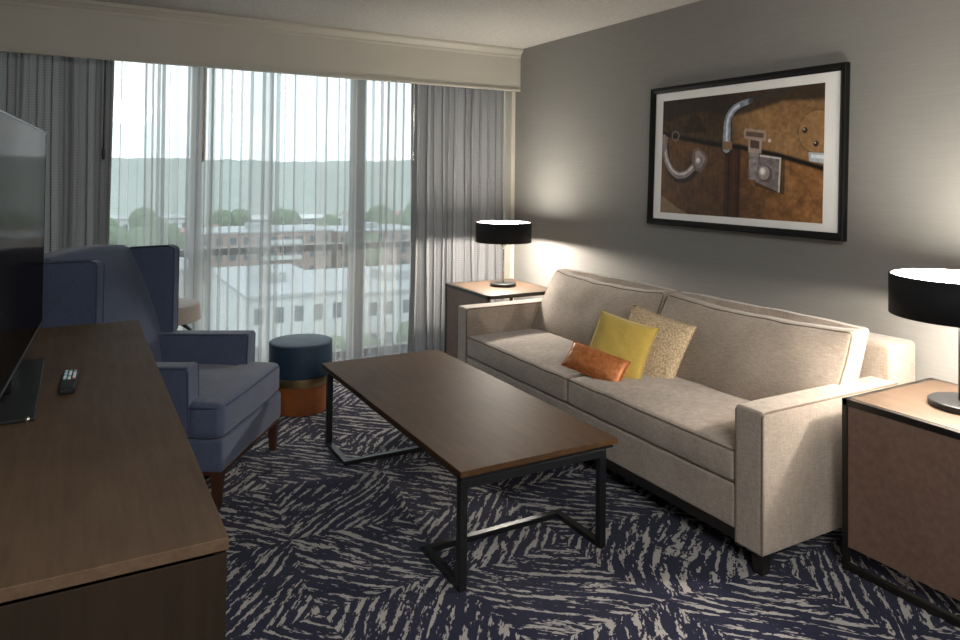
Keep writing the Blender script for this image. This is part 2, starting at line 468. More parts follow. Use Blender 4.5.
# ------------------------------------------------------------------ sofa
def piping(bm, hx, hy, r, z, fn, n=24, rr=.0035, ax='z', inset=.0):
    pass
SX0, SX1 = 2.17, 3.185      # front, back
sofa = thing('sofa', 'long beige upholstered two-seat sofa against the right wall', 'sofa', (2.68, 2.96, 0))
ox, oy = 2.68, 2.96
def S(x): return x-ox
def T(y): return y-oy
YN, YF = 1.768, 4.140       # near and far outer faces
AT = .125
def uph(bm, x0, x1, y0, y1, z0, z1, r=.012, bulge=.0):
    cx, cy, cz = (x0+x1)/2, (y0+y1)/2, (z0+z1)/2
    rcube(bm, (x1-x0)/2, (y1-y0)/2, (z1-z0)/2, r, 10, lambda c, p: c + Vector((cx, cy, cz)) + Vector((nz(c, 5, .0016, cx), nz(c, 5, .0016, cy), nz(c, 6, .0012))), 3)
# base rail
bm = bmesh.new(); uph(bm, S(SX0), S(3.12), T(YN+AT), T(YF-AT), .135, .300, .012); mkobj('base_rail', bm, 'sofa', sofa)
box('plinth', 'blackwood', sofa, S(SX0+.004), S(3.12), T(YN+AT), T(YF-AT), .095, .136, .003)
for y0, y1 in ((YN, YN+AT), (YF-AT, YF)):
    bm = bmesh.new(); uph(bm, S(SX0), S(3.01), T(y0), T(y1), .085, .603, .014); arm = mkobj('armrest', bm, 'sofa', sofa)
    bm = bmesh.new()
    # welt along the outer and inner top edge, and the front edges
    for yy in (y0+.004, y1-.004):
        pts = [(S(3.0), T(yy), .5975), (S(SX0+.05), T(yy), .5975), (S(SX0+.012), T(yy), .594), (S(SX0+.003), T(yy), .582), (S(SX0+.0025), T(yy), .09)]
        tube(bm, pts, .0042, 8)
    mkobj('piping', bm, 'sofa_pipe', arm)
# back frame
bm = bmesh.new(); uph(bm, S(2.995), S(SX1), T(YN+.025), T(YF), .085, .752, .022); mkobj('back_frame', bm, 'sofa', sofa)
for xx, yy in ((SX0+.05, YN+.045), (SX0+.05, YF-.045), (3.10, YN+.045), (3.10, YF-.045), (SX0+.05, 2.96), (3.10, 2.96)):
    bm = bmesh.new(); w0 = .026
    vs = bx(bm, S(xx)-w0, S(xx)+w0, T(yy)-w0, T(yy)+w0, 0, .0965, .003)
    for v in bm.verts:
        k = .78 + .22*v.co.z/.0965; v.co.x = S(xx) + (v.co.x-S(xx))*k; v.co.y = T(yy) + (v.co.y-T(yy))*k
    mkobj('leg', bm, 'blackwood', sofa)
ymid = 2.957
def seat_cushion(y0, y1):
    hx, hy, hz = (2.80-2.172)/2, (y1-y0)/2, .066
    cx, cy = S((2.80+2.172)/2), T((y0+y1)/2)
    sd = y0*3
    def fn(c, p):
        u, v, w = c.x/hx, c.y/hy, c.z/hz
        k = (1-min(1, abs(u))**4)*(1-min(1, abs(v))**4)
        z = c.z + (.018*k if w > 0 else 0) 
        x = c.x - (.012*(1-w*w) if u < -.9 else 0)*(1-abs(v)**6)
        z += nz(c, 7, .006*max(0, w), sd)
        x += (nz((c.y*16, c.z*4, 0), 1, .004, sd) if u < -.8 else 0)
        return Vector((cx + x, cy + c.y, .366 + z))
    bm = bmesh.new(); rcube(bm, hx, hy, hz, .022, 16, fn, 3)
    o = mkobj('seat_cushion', bm, 'sofa', sofa)
    bm = bmesh.new()
    for zz in (hz-.010, -hz+.008):
        pts = []
        n = 20
        for i in range(n+1): pts.append(fn(Vector((-hx+.004, -hy+.012 + (2*hy-.024)*i/n, zz)), None) + Vector((0, 0, .002)))
        pts.append(fn(Vector((-hx+.02, hy-.002, zz)), None)); pts.append(fn(Vector((hx-.03, hy-.001, zz)), None))
        pts.insert(0, fn(Vector((-hx+.02, -hy+.002, zz)), None)); pts.insert(0, fn(Vector((hx-.03, -hy+.001, zz)), None))
        tube(bm, pts, .0042, 8)
    mkobj('piping', bm, 'sofa_pipe', o)
    return o
seat_cushion(YN+AT+.002, ymid-.004); seat_cushion(ymid+.004, YF-AT-.002)
def back_cushion(y0, y1, seed):
    hy, hz, hx = (y1-y0)/2, .196, .062
    cy = T((y0+y1)/2)
    def fn(c, p):
        v, w = c.y/hy, c.z/hz
        e = 1 - min(1, abs(v))**2.4
        k = max(0, e)*max(0, 1-min(1, abs(w))**3.0)
        x = c.x + (-.050*k if c.x < 0 else .012*k)
        up = max(0, w)**3
        z = c.z + (-.030*e*up if c.x < 0 else .004*e*up)
        if c.x < 0: x += .020*e*up
        y = c.y*(1 + .004*(1-w*w) - .012*max(0, w))
        x += nz(c, 6, .010, seed) + nz((c.y*26, c.z*4, seed), 1, .008)*max(0, abs(w)-.25)
        z += nz((c.y*5, c.x*4, seed), 1, .007)
        return Vector((S(2.812) + x + z*.50, cy + y, .617 + z))
    bm = bmesh.new(); rcube(bm, hx, hy, hz, .022, 18, fn, 4)
    o = mkobj('back_cushion', bm, 'sofa', sofa)
    bm = bmesh.new()
    def ring(xx):
        pts = []; a, b = hy-.010, hz-.010; rc = .022
        for (cy_, cz_, a0) in ((a-rc, b-rc, 0), (-(a-rc), b-rc, 90), (-(a-rc), -(b-rc), 180), (a-rc, -(b-rc), 270)):
            for k in range(5):
                an = R(a0 + k*22.5); pts.append((cy_ + rc*math.cos(an), cz_ + rc*math.sin(an)))
        out = []
        for i in range(len(pts)):
            p, q = pts[i], pts[(i+1) % len(pts)]
            L = math.dist(p, q); m = max(1, int(L/.05))
            for k in range(m): out.append((p[0]+(q[0]-p[0])*k/m, p[1]+(q[1]-p[1])*k/m))
        return [fn(Vector((xx, y, z*1.0)), None) for y, z in out]
    for xx in (-hx+.006, hx-.006): tube(bm, ring(xx), .0042, 8, closed=True)
    mkobj('piping', bm, 'sofa_pipe', o)
back_cushion(YN+AT-.040, ymid-.003, 2.3); back_cushion(ymid+.003, YF-AT+.010, 7.1)

# ------------------------------------------------------------------ throw pillows
def pillow_mesh(w, h, th, seed, n=26, pinch=.10, wr=.004):
    bm = bmesh.new(); g = [[], []]
    for side in (0, 1):
        for i in range(n+1):
            row = []
            for j in range(n+1):
                u, v = -1 + 2*i/n, -1 + 2*j/n
                e = (1-abs(u)**2.6)*(1-abs(v)**2.6)
                d = th/2*max(0, e)**.55
                px = u*w/2*(1 - pinch*(1-v*v)*abs(u)**3*.6); pz = v*h/2*(1 - pinch*(1-u*u)*abs(v)**3*.6)
                d += nz((u*4, v*4, side), 1, wr, seed)*(e > 0)*min(1, e*4)
                if side and (i in (0, n) or j in (0, n)): row.append(g[0][i][j]); continue
                row.append(bm.verts.new((px, (-d if side == 0 else d), pz)))
            g[side].append(row)
        for i in range(n):
            for j in range(n):
                q = [g[side][i][j], g[side][i+1][j], g[side][i+1][j+1], g[side][i][j+1]]
                try: bm.faces.new(q if side == 0 else q[::-1])
                except ValueError: pass
    return bm
def pillow(name, label, mat, w, h, th, loc, rot, seed, wr=.004, seam=None, pinch=.10):
    bm = pillow_mesh(w, h, th, seed, wr=wr, pinch=pinch)
    t_ = thing(name, label, 'pillow', loc); t_.rotation_euler = rot
    o = mkobj('pillow_cover', bm, mat, t_)
    bm = bmesh.new(); pts = []
    n = 26
    for k in range(4*n):
        s, f = divmod(k, n); f = -1 + 2*f/n
        u, v = [(f, -1), (1, f), (-f, 1), (-1, -f)][s]
        pts.append((u*w/2*(1 - pinch*(1-v*v)*abs(u)**3*.6), 0, v*h/2*(1 - pinch*(1-u*u)*abs(v)**3*.6)))
    tube(bm, pts, .003, 6, closed=True); mkobj('seam', bm, mat, t_)
    return t_
# local: x = width, y = thickness, z = height
pillow('throw_pillow', 'square sand coloured nubby woven pillow behind the mustard one', 'nubby', .385, .375, .10, (2.615, 2.830, .560), (R(-28), R(9), R(-76)), 5, .005)
pillow('throw_pillow', 'square mustard yellow pillow leaning on the sofa back', 'mustard', .322, .325, .10, (2.440, 2.872, .568), (R(-27), R(10), R(-64)), 9)
pillow('bolster_pillow', 'small copper leather lumbar pillow lying before the mustard pillow', 'copper', .325, .145, .085, (2.305, 2.890, .503), (R(-42), R(10.5), R(-66)), 14, .004, pinch=.05)

# ------------------------------------------------------------------ coffee table
ct = thing('coffee_table', 'low rectangular dark brown coffee table on black metal sled legs', 'coffee table', (1.53, 3.022, 0))
hx, hy = .350, .808
box('tabletop', 'tabletop', ct, -hx, hx, -hy, hy, .397, .420, .003)
bm = bmesh.new(); bx(bm, -hx+.012, hx-.012, -hy+.015, hy-.015, .381, .3975, .001)
mkobj('top_frame', bm, 'blackmetal', ct)
def sled(sgn):
    bm = bmesh.new(); s = .030; e = hy-(.012 if sgn < 0 else .065)
    def yb(a, b): return (min(a, b), max(a, b))
    for xs in (-1, 1):
        x0, x1 = (hx-.048-s, hx-.048) if xs > 0 else (-hx+.006, -hx+.006+s)
        y0, y1 = yb(sgn*e, sgn*(e-s)); bx(bm, x0, x1, y0, y1, 0, .382, .002)
        y0, y1 = yb(sgn*(e-s), sgn*(e-.315)); bx(bm, x0, x1, y0, y1, 0, .022, .002)
    y0, y1 = yb(sgn*(e-.315), sgn*(e-.315+s)); bx(bm, -hx+.006+s, hx-.048-s, y0, y1, 0, .022, .002)
    y0, y1 = yb(sgn*e, sgn*(e-s)); bx(bm, -hx+.036, hx-.078, y0, y1, .352, .382, .002)
    return mkobj('sled_leg', bm, 'blackmetal', ct)
sled(-1); sled(1)

# ------------------------------------------------------------------ side tables
def side_table(y0, y1, x0, x1, label, group):
    cx, cy = (x0+x1)/2, (y0+y1)/2
    th = thing('side_table', label, 'side table', (cx, cy, 0), 0, group)
    hx, hy = (x1-x0)/2, (y1-y0)/2
    box('tabletop', 'sidewood', th, -hx+.022, hx-.022, -hy+.022, hy-.022, .600, .6305, .001)
    bm = bmesh.new()
    bx(bm, -hx, hx, -hy, -hy+.022, .606, .630, .002); bx(bm, -hx, hx, hy-.022, hy, .606, .630, .002)
    bx(bm, -hx, -hx+.022, -hy, hy, .606, .630, .002); bx(bm, hx-.022, hx, -hy, hy, .606, .630, .002)
    mkobj('top_rim', bm, 'greymetal', th)
    for xs, ys in ((-1, -1), (-1, 1), (1, -1), (1, 1)):
        a, b = sorted((xs*hx, xs*(hx-.022))); c, d = sorted((ys*hy, ys*(hy-.022)))
        box('leg', 'greymetal', th, a, b, c, d, 0, .607, .002)
    bm = bmesh.new()
    bx(bm, -hx, -hx+.022, -hy+.02, hy-.02, .004, .028, .002); mkobj('floor_rail', bm, 'greymetal', th)
    bm = bmesh.new(); bx(bm, hx-.022, hx, -hy+.02, hy-.02, .004, .028, .002); mkobj('floor_rail', bm, 'greymetal', th)
    box('front_panel', 'sidepanel', th, -hx+.004, -hx+.020, -hy+.022, hy-.022, .088, .607, .001)
    return th
side_table(1.08, 1.692, 2.512, 3.10, 'brown wood side table with dark metal frame, near end of the sofa', 'side tables')
side_table(4.215, 4.86, 2.44, 3.03, 'brown wood side table in the corner by the grey drape', 'side tables')

# ------------------------------------------------------------------ lamps
def lamp(x, y, z, label, power, polemat, pr, sr, br, basemat='blackmetal'):
    th = thing('table_lamp', label, 'lamp', (x, y, z), 0, 'table lamps')
    bm = bmesh.new(); lathe(bm, [(br-.008, 0), (br, .004), (br, .020), (br-.005, .025), (.02, .0255)]); mkobj('base', bm, basemat, th)
    bm = bmesh.new(); lathe(bm, [(pr, .024), (pr, .305)], 24); mkobj('pole', bm, polemat, th)
    bm = bmesh.new(); lathe(bm, [(.012, .290), (.019, .293), (.019, .312), (.012, .325)], 24); mkobj('socket', bm, 'chrome', th)
    bm = bmesh.new(); lathe(bm, [(sr, .324), (sr, .470)], 64, cap=False)
    sh = mkobj('lamp_shade', bm, 'shade_black', th)
    md = sh.modifiers.new('s', 'SOLIDIFY'); md.thickness = .002; md.offset = 1
    bm = bmesh.new(); lathe(bm, [(sr-.0025, .325), (sr-.0025, .469)], 64, cap=False)
    mkobj('shade_lining', bm, 'shade_white', sh)
    bm = bmesh.new(); tube(bm, [((sr-.0035)*math.cos(a*math.pi/24), (sr-.0035)*math.sin(a*math.pi/24), .468) for a in range(48)], .002, 6, closed=True)
    for k in range(3):
        a = k*2*math.pi/3; tube(bm, [(.015*math.cos(a), .015*math.sin(a), .436), ((sr-.003)*math.cos(a), (sr-.003)*math.sin(a), .462)], .0018, 6)
    lathe(bm, [(.006, .38), (.006, .44), (.010, .445), (.010, .455)], 12)
    mkobj('shade_ring', bm, 'chrome', sh)
    bm = bmesh.new(); lathe(bm, [(.0, .4449), (sr-.005, .445), (sr-.005, .448), (.0, .4481)], 48, cap=False); mkobj('diffuser', bm, 'diffuser', sh)
    bm = bmesh.new()
    lathe(bm, [(.010, .322), (.013, .330), (.024, .345), (.026, .358), (.018, .374), (.006, .382)], 20); mkobj('bulb', bm, 'bulb', th)
    ld = bpy.data.lights.new('lamp_light', 'POINT'); ld.energy = power; ld.shadow_soft_size = .022; ld.color = (1, .91, .80)
    lo = bpy.data.objects.new('lamp_light', ld); COL.objects.link(lo); lo.parent = th; lo.location = (0, 0, .342)
    return th
def emis(name, c, s):
    t = NT(name); e = t.n('ShaderNodeEmission'); e.inputs[0].default_value = (*c, 1); e.inputs[1].default_value = s
    t.link(e.outputs[0], t.out.inputs[0]); return t.m
M['diffuser'] = emis('glowing_diffuser', (1, .92, .80), 34.0)
t = NT('bulb_glass'); e = t.n('ShaderNodeEmission'); e.inputs[0].default_value = (1, .87, .7, 1); e.inputs[1].default_value = 6
tr = t.n('ShaderNodeBsdfTransparent'); mx = t.n('ShaderNodeMixShader'); mx.inputs[0].default_value = .3
t.link(tr.outputs[0], mx.inputs[1]); t.link(e.outputs[0], mx.inputs[2]); t.link(mx.outputs[0], t.out.inputs[0]); M['bulb'] = t.m
lamp(2.800, 1.412, .6305, 'black drum lamp on the near side table beside the sofa arm', 60, 'blackmetal', .017, .235, .112)
lamp(2.768, 4.560, .6305, 'black drum lamp with slim chrome pole in the far corner', 80, 'chrome', .008, .205, .096)

# ------------------------------------------------------------------ framed print (flat picture painted into vertex colours)
PY0, PY1, PZ0, PZ1 = 2.108, 3.437, 1.153, 2.002
fr = thing('framed_picture', 'black framed suitcase photograph with wide white mat on the right wall', 'picture', (3.184, (PY0+PY1)/2, (PZ0+PZ1)/2)); fr.rotation_euler = (0, R(1.9), 0)
cy, cz = (PY0+PY1)/2, (PZ0+PZ1)/2
hw, hh = (PY1-PY0)/2, (PZ1-PZ0)/2
bm = bmesh.new(); fw = .036
pf = [(0, 0), (-.030, 0), (-.033, .005), (-.030, .020), (-.018, fw), (0, fw)]
cs = [(-1, -1), (1, -1), (1, 1), (-1, 1)]; rings = []
for sy, sz in cs:
    rings.append([bm.verts.new((a, sy*(hw-b), sz*(hh-b))) for a, b in pf])
for i in range(4):
    A, B = rings[i], rings[(i+1) % 4]
    for k in range(len(pf)): bm.faces.new((A[k], A[(k+1) % len(pf)], B[(k+1) % len(pf)], B[k]))
mkobj('frame', bm, 'frame_black', fr, smooth=False)
bm = bmesh.new(); bx(bm, -.012, -.002, -hw+.01, hw-.01, -hh+.01, hh-.01); mkobj('mat_board', bm, 'mat_board', fr, smooth=False)

def paint(W, H):
    s, tt = np.meshgrid(np.linspace(0, 1, W), np.linspace(0, 1, H))
    A = 1.62
    X = s*A; Y = tt
    rng = np.random.RandomState(3)
    def vnoise(fx, fy, seed):
        r = np.random.RandomState(seed); gx, gy = int(fx*A)+3, int(fy)+3
        g = r.rand(gy, gx); u = X*fx; v = Y*fy
        i = u.astype(int); j = v.astype(int); fu = u-i; fv = v-j; fu = fu*fu*(3-2*fu); fv = fv*fv*(3-2*fv)
        i = np.clip(i, 0, gx-2); j = np.clip(j, 0, gy-2)
        return g[j, i]*(1-fu)*(1-fv)+g[j, i+1]*fu*(1-fv)+g[j+1, i]*(1-fu)*fv+g[j+1, i+1]*fu*fv
    def fbm(fx, fy, seed): return sum(vnoise(fx*2**k, fy*2**k, seed+k)*.5**k for k in range(5))/1.94
    img = np.zeros((H, W, 3))
    n1, n2, n3 = fbm(5, 5, 1), fbm(14, 14, 20), fbm(40, 40, 40)
    tex = n1*.45 + n2*.35 + n3*.35
    def sm(a, lo, hi): v = np.clip((a-lo)/(hi-lo), 0, 1); return v*v*(3-2*v)
    def lay(mask, c):
        c = np.array(c) if not isinstance(c, np.ndarray) else c
        img[:] = img*(1-mask[..., None]) + c*mask[..., None]
    def seg_d(pts):
        d = np.full(s.shape, 9.)
        al = np.zeros(s.shape); tot = len(pts)-1
        for k, ((x0, y0), (x1, y1)) in enumerate(zip(pts, pts[1:])):
            x0, x1 = x0*A, x1*A; dx, dy = x1-x0, y1-y0
            q = np.clip(((X-x0)*dx+(Y-y0)*dy)/(dx*dx+dy*dy+1e-9), 0, 1)
            dd = np.hypot(X-x0-q*dx, Y-y0-q*dy); m = dd < d; d = np.where(m, dd, d); al = np.where(m, (k+q)/tot, al)
        return d, al
    def poly(pts, soft=.006):
        ins = np.zeros(s.shape, bool); P = [(a*A, b) for a, b in pts]
        for (x0, y0), (x1, y1) in zip(P, P[1:]+P[:1]):
            c = ((y0 > Y) != (y1 > Y)) & (X < (x1-x0)*(Y-y0)/(y1-y0+1e-12)+x0); ins ^= c
        d, _ = seg_d([(a, b) for a, b in pts] + [pts[0]])
        return np.where(ins, 1, 1-sm(d, 0, soft))
    seamx = np.array([0, .37, .54, .78, 1.0]); seamy = np.array([.285, .395, .425, .505, .60])
    seam = np.interp(s, seamx, seamy)
    # leather body
    base = np.stack([.07+.22*tex, .032+.115*tex, .012+.045*tex], -1)
    warm = (sm(s, .45, 1.0)*.6 + .35)*(.55+.9*n2)
    body = base*(.35+1.25*warm[..., None])
    lid = np.stack([.10+.26*tex, .055+.16*tex, .025+.075*tex], -1)*(.30 + 1.0*sm(s, .40, .62)*(1-.35*sm(s, .8, 1)) )[..., None]
    img[:] = np.where((Y < seam)[..., None], lid, body)
    lay(poly([(0, 0), (1, 0), (1, .10), (.78, .085), (.62, .14), (.48, .17), (.30, .10), (0, .16)], .04)*.85, (.035, .026, .020))
    stain = sm(n1, .52, .62)*sm(.42-s, 0, .1); lay(stain*.6*(Y < .3), (.02, .012, .008))
    for k in range(14):   # dark streaks on the left
        x0 = .05 + k*.032; lay((1-sm(np.abs(s-x0+.004*np.sin(Y*9+k)), 0, .006))*.5*(Y > .1)*n2, (.012, .006, .004))
    lay(sm(.34-np.abs(s-.30), 0, .3)*sm(Y, .25, .6)*.35, (.03, .012, .006))
    # vertical welt
    lay(poly([(.45, .44), (.545, .43), (.545, 1), (.45, 1)], .01)*.7, (.045, .016, .010))
    for xx in (.475, .505, .535): lay((1-sm(np.abs(s-xx), .001, .007))*(Y > .44)*.8, (.13, .045, .03) if xx == .505 else (.015, .006, .004))
    # seam shadow
    lay(1-sm(np.abs(Y-seam-.012), .006, .034), (.008, .005, .004))
    lay((1-sm(np.abs(Y-seam+.03), .0, .02))*.35*(s > .5), (.30, .17, .08))
    def cr(P, m=8):
        P = [np.array(p) for p in P]; P = [2*P[0]-P[1]] + P + [2*P[-1]-P[-2]]; o = []
        for a, b, c, d in zip(P, P[1:], P[2:], P[3:]):
            for k in range(m): t = k/m; o.append(tuple(.5*(2*b+(c-a)*t+(2*a-5*b+4*c-d)*t*t+(3*b-a-3*c+d)*t**3)))
        return o + [tuple(P[-2])]
    sp = [(.457, .44), (.457, .30), (.462, .21), (.49, .14), (.535, .10), (.60, .075)]; sp = cr(sp)
    d, al = seg_d(sp); wdt = .050*(1-.5*al)
    lay(1-sm(d, wdt, wdt+.008), (.02, .015, .013)); lay(1-sm(d, wdt*.75, wdt*.75+.008), np.stack([.22+.25*n3]*3, -1)*np.array([.85, .95, 1.1]))
    lay((1-sm(d, .006, .016))*.8*(al < .8), (.75, .80, .88))
    d2, _ = seg_d([(.60, .075), (.72, .045), (.84, .0)]); lay((1-sm(d2, .02, .03))*.8, (.06, .05, .045))
    lay(poly([(.435, .39), (.492, .395), (.490, .455), (.437, .45)]), (.30, .17, .09))
    hp = [(.012, .33), (.018, .42), (.035, .52), (.07, .61), (.125, .665), (.185, .655), (.235, .60), (.265, .56)]; hp = cr(hp)
    d, al = seg_d([(a+.01, b+.03) for a, b in hp]); lay((1-sm(d, .03, .05))*.8, (.012, .007, .006))
    d, al = seg_d(hp); lay(1-sm(d, .027, .034), np.stack([.20+.20*n3, .16+.18*n3, .16+.18*n3], -1)); 
    d, al = seg_d([(a, b-.010) for a, b in hp]); lay((1-sm(d, .004, .014))*.85, (.72, .66, .66))
    lay(poly([(0, .31), (.045, .33), (.035, .40), (.02, .46), (0, .45)])*.9, (.26, .20, .19))
    lay(poly([(.235, .45), (.272, .43), (.33, .50), (.335, .55), (.29, .64), (.245, .62), (.225, .54)]), (.20, .14, .13))
    lay(poly([(.25, .47), (.272, .455), (.315, .515), (.315, .54), (.285, .60), (.255, .58)]), (.40, .32, .31))
    r = np.hypot((s-.275)*A, Y-.555); lay(1-sm(r, .045, .055), (.28, .23, .22)); r = np.hypot((s-.268)*A, Y-.54); lay((1-sm(r, .01, .035)), (.80, .76, .78))
    r = np.hypot((s-.10)*A, (Y-.32)); lay((np.abs(r-.04) < .008)*.8, (.22, .17, .15))
    # latch
    lay(poly([(.61, .50), (.80, .53), (.80, .80), (.64, .74)], .01)*.6, (.01, .006, .005))
    lay(poly([(.60, .48), (.652, .49), (.652, .70), (.60, .69)]), np.stack([.16+.22*n3]*3, -1)*np.array([1.05, .95, .95]))
    lay(poly([(.664, .51), (.777, .535), (.772, .785), (.640, .71)]), np.stack([.13+.16*n3]*3, -1)*np.array([1.05, .9, .9]))
    d, _ = seg_d([(.664, .51), (.777, .535), (.772, .785)]); lay(1-sm(d, .004, .010), (.68, .66, .66))
    r = np.hypot((s-.695)*A, Y-.65); lay(1-sm(r, .058, .066), (.13, .10, .10)); r = np.hypot((s-.688)*A, Y-.645); lay(1-sm(r, .048, .056), (.38, .33, .31))
    r = np.hypot((s-.678)*A, Y-.63); lay(1-sm(r, .012, .038), (.86, .82, .80))
    lay(poly([(.565, .31), (.575, .295), (.685, .32), (.695, .35), (.69, .40), (.565, .365)]), (.42, .32, .26))
    lay(poly([(.578, .318), (.68, .34), (.678, .372), (.578, .35)])*.9, (.13, .085, .065))
    lay(poly([(.594, .36), (.668, .38), (.668, .49), (.594, .48)]), (.45, .36, .31)); lay(poly([(.605, .385), (.655, .40), (.655, .455), (.605, .445)]), (.11, .07, .05))
    r = np.hypot((s-.715)*A, Y-.397); lay(1-sm(r, .010, .018), (.72, .62, .55))
    # corner patch, rivets, corner metal
    r = np.hypot((s-.965)*A, (Y-.345)); pm = (1-sm(r, .155, .163))
    lay(pm*.4, (.01, .006, .004)); lay((1-sm(r, .148, .154))*.85, np.stack([.26+.22*tex, .155+.13*tex, .075+.06*tex], -1))
    for a, b in ((.903, .332), (.96, .433)):
        r = np.hypot((s-a)*A, Y-b); lay(1-sm(r, .018, .026), (.035, .02, .015)); r = np.hypot((s-a+.004)*A, Y-b+.007); lay(1-sm(r, .003, .011), (.55, .50, .46))
    lay(poly([(.925, .495), (1.0, .505), (1.0, .572), (.93, .555)]), (.45, .50, .55)); lay(poly([(.94, .51), (1.0, .52), (1.0, .54), (.94, .53)]), (.70, .74, .78))
    # bottom left wedge
    lay(poly([(0, .85), (.06, .90), (.12, .95), (.2, 1), (0, 1)], .01), (.26, .17, .10))
    vig = .55 + .45*sm(Y, 0, .25)
    img *= (.80+.4*n3)[..., None]
    return np.clip((img*1.12)**1.12, 0, 1)
W, H = 420, 262
img = paint(W, H)
iy0, iy1 = 3.337-cy, 2.228-cy; iz0, iz1 = 1.917-cz, 1.229-cz
me = bpy.data.meshes.new('print')
jj, ii = np.mgrid[0:H, 0:W]
co = np.stack([np.full(jj.shape, -.0135), iy0+(iy1-iy0)*ii/(W-1), iz0+(iz1-iz0)*jj/(H-1)], -1).reshape(-1, 3)
a = (jj[:-1, :-1]*W+ii[:-1, :-1]).ravel()
faces = np.stack([a, a+W, a+W+1, a+1], -1)
me.from_pydata([], [], []); me.clear_geometry()
me.vertices.add(len(co)); me.vertices.foreach_set('co', co.ravel())
me.loops.add(faces.size); me.loops.foreach_set('vertex_index', faces.ravel().astype(np.int32))
me.polygons.add(len(faces)); me.polygons.foreach_set('loop_start', (np.arange(len(faces))*4).astype(np.int32))
me.update(calc_edges=True); me.validate()
ca = me.color_attributes.new('paint', 'FLOAT_COLOR', 'POINT')
ca.data.foreach_set('color', np.concatenate([img.reshape(-1, 3), np.ones((W*H, 1))], 1).ravel())
t = NT('suitcase_print'); at = t.n('ShaderNodeAttribute', attribute_name='paint')
t.bsdf(at.outputs['Color'], .45, 0, None, .3); me.materials.append(t.m)
o = bpy.data.objects.new('print', me); COL.objects.link(o); o.parent = fr

# ------------------------------------------------------------------ dresser, television, remote
DX0, DX1, DY0, DY1 = -.40, .243, 1.303, 3.369
dc = thing('dresser', 'long low dark brown media dresser along the left wall', 'dresser', ((DX0+DX1)/2, (DY0+DY1)/2, 0))
hx, hy = (DX1-DX0)/2, (DY1-DY0)/2
box('top_slab', 'deskwood', dc, -hx, hx, -hy, hy, .798, .820, .002)
box('carcass', 'deskend', dc, -hx+.004, hx-.020, -hy+.005, hy-.005, .06, .791, .002)
box('shadow_strip', 'blackwood', dc, -hx+.012, hx-.026, -hy+.014, hy-.014, .790, .799, .001)
box('end_panel', 'deskend', dc, -hx+.003, hx-.002, -hy+.004, -hy+.026, .0, .791, .002)
box('toe_kick', 'blackwood', dc, -hx+.02, hx-.06, -hy+.04, hy-.04, 0, .061, .001)
for k in range(4):
    y0 = -hy+.028 + k*(2*hy-.034)/4
    for z0, z1 in ((.075, .42), (.43, .780)):
        d_ = box('drawer', 'deskend', dc, hx-.019, hx-.001, y0+.004, y0+(2*hy-.024)/4-.004, z0, z1, .002)
        yc = y0+(2*hy-.024)/8
        bm = bmesh.new(); bx(bm, hx-.001, hx+.018, yc-.07, yc+.07, z1-.05, z1-.042, .002); mkobj('handle', bm, 'greymetal', d_)

ty, tz = 2.752, 1.2225
ang = math.atan2(-.1416+.106, 0.62)   # slight swivel
tv = thing('television', 'black flat screen television on a flat stand on the dresser', 'television', (-.1303, 2.455, .8202), R(-3.1)); tv.scale = (.913,)*3
TA, TB = -.86, .676
bm = bmesh.new(); bx(bm, -.040, -.002, TA, TB, .082, .842, .003); mkobj('back_shell', bm, 'rubber', tv)
bm = bmesh.new()
for (a, b, c, d) in ((TA, TB, .082, .092), (TA, TB, .836, .842), (TA, TA+.006, .082, .842), (TB-.006, TB, .082, .842)): bx(bm, -.003, .0015, a, b, c, d, .0008)
mkobj('bezel', bm, 'greymetal', tv)
t = NT('tv_screen'); df = t.n('ShaderNodeBsdfDiffuse'); df.inputs[0].default_value = (.006, .005, .005, 1)
gl = t.n('ShaderNodeBsdfGlossy'); gl.inputs[0].default_value = (1, .93, .9, 1); gl.inputs[1].default_value = .09
mx = t.n('ShaderNodeMixShader'); mx.inputs[0].default_value = .16
t.link(df.outputs[0], mx.inputs[1]); t.link(gl.outputs[0], mx.inputs[2]); t.link(mx.outputs[0], t.out.inputs[0]); M['screen'] = t.m
bm = bmesh.new(); bx(bm, -.004, .0002, TA+.006, TB-.006, .092, .836); mkobj('screen', bm, 'screen', tv, smooth=False)
bm = bmesh.new(); bx(bm, -.18, .057, -.36, .36, 0, .011, .003); mkobj('stand_base', bm, 'rubber', tv, rot=(0, 0, R(3.1)))
bm = bmesh.new(); bx(bm, -.036, -.010, -.09, .09, .010, .10, .004); mkobj('stand_neck', bm, 'gloss_black', tv)
bm = bmesh.new(); lathe(bm, [(.004, .0), (.007, .002), (.007, .012), (.003, .016)], 12, .060, -.362); mkobj('corner_stud', bm, 'chrome', tv)

rm = thing('remote_control', 'small black remote control with coloured buttons on the dresser', 'remote control', (-.0055, 2.442, .8202), R(-3)); rm.scale = (.913,)*3
def fnr(c, p):
    k = 1 - .12*(c.y < 0)*min(1, abs(c.y)/.12); return Vector((c.x*k, c.y, c.z + .0105))
bm = bmesh.new(); rcube(bm, .024, .118, .0095, .006, 8, fnr); mkobj('remote_body', bm, 'rubber', rm)
cols = {'w': (.7, .75, .78), 'c': (.12, .45, .50), 'r': (.70, .10, .08), 'g': (.15, .45, .2), 'b': (.12, .2, .55)}
for k, v in cols.items(): M['btn_'+k] = plain('button_'+k, v, .4, var=.02)
rows = ['wcr', 'cwc', 'www', 'cww', 'wcw', 'www', 'cwr']
for i, rw in enumerate(rows):
    for j, ch in enumerate(rw):
        bm = bmesh.new(); cx_, cy_ = -.013 + j*.013, .100 - i*.0175
        lathe(bm, [(.0052, .019), (.0052, .0218), (.004, .0228)], 10, cx_, cy_); b_ = mkobj('button', bm, 'btn_'+ch, rm)
        if ch == 'r': b_['label'] = 'red button'

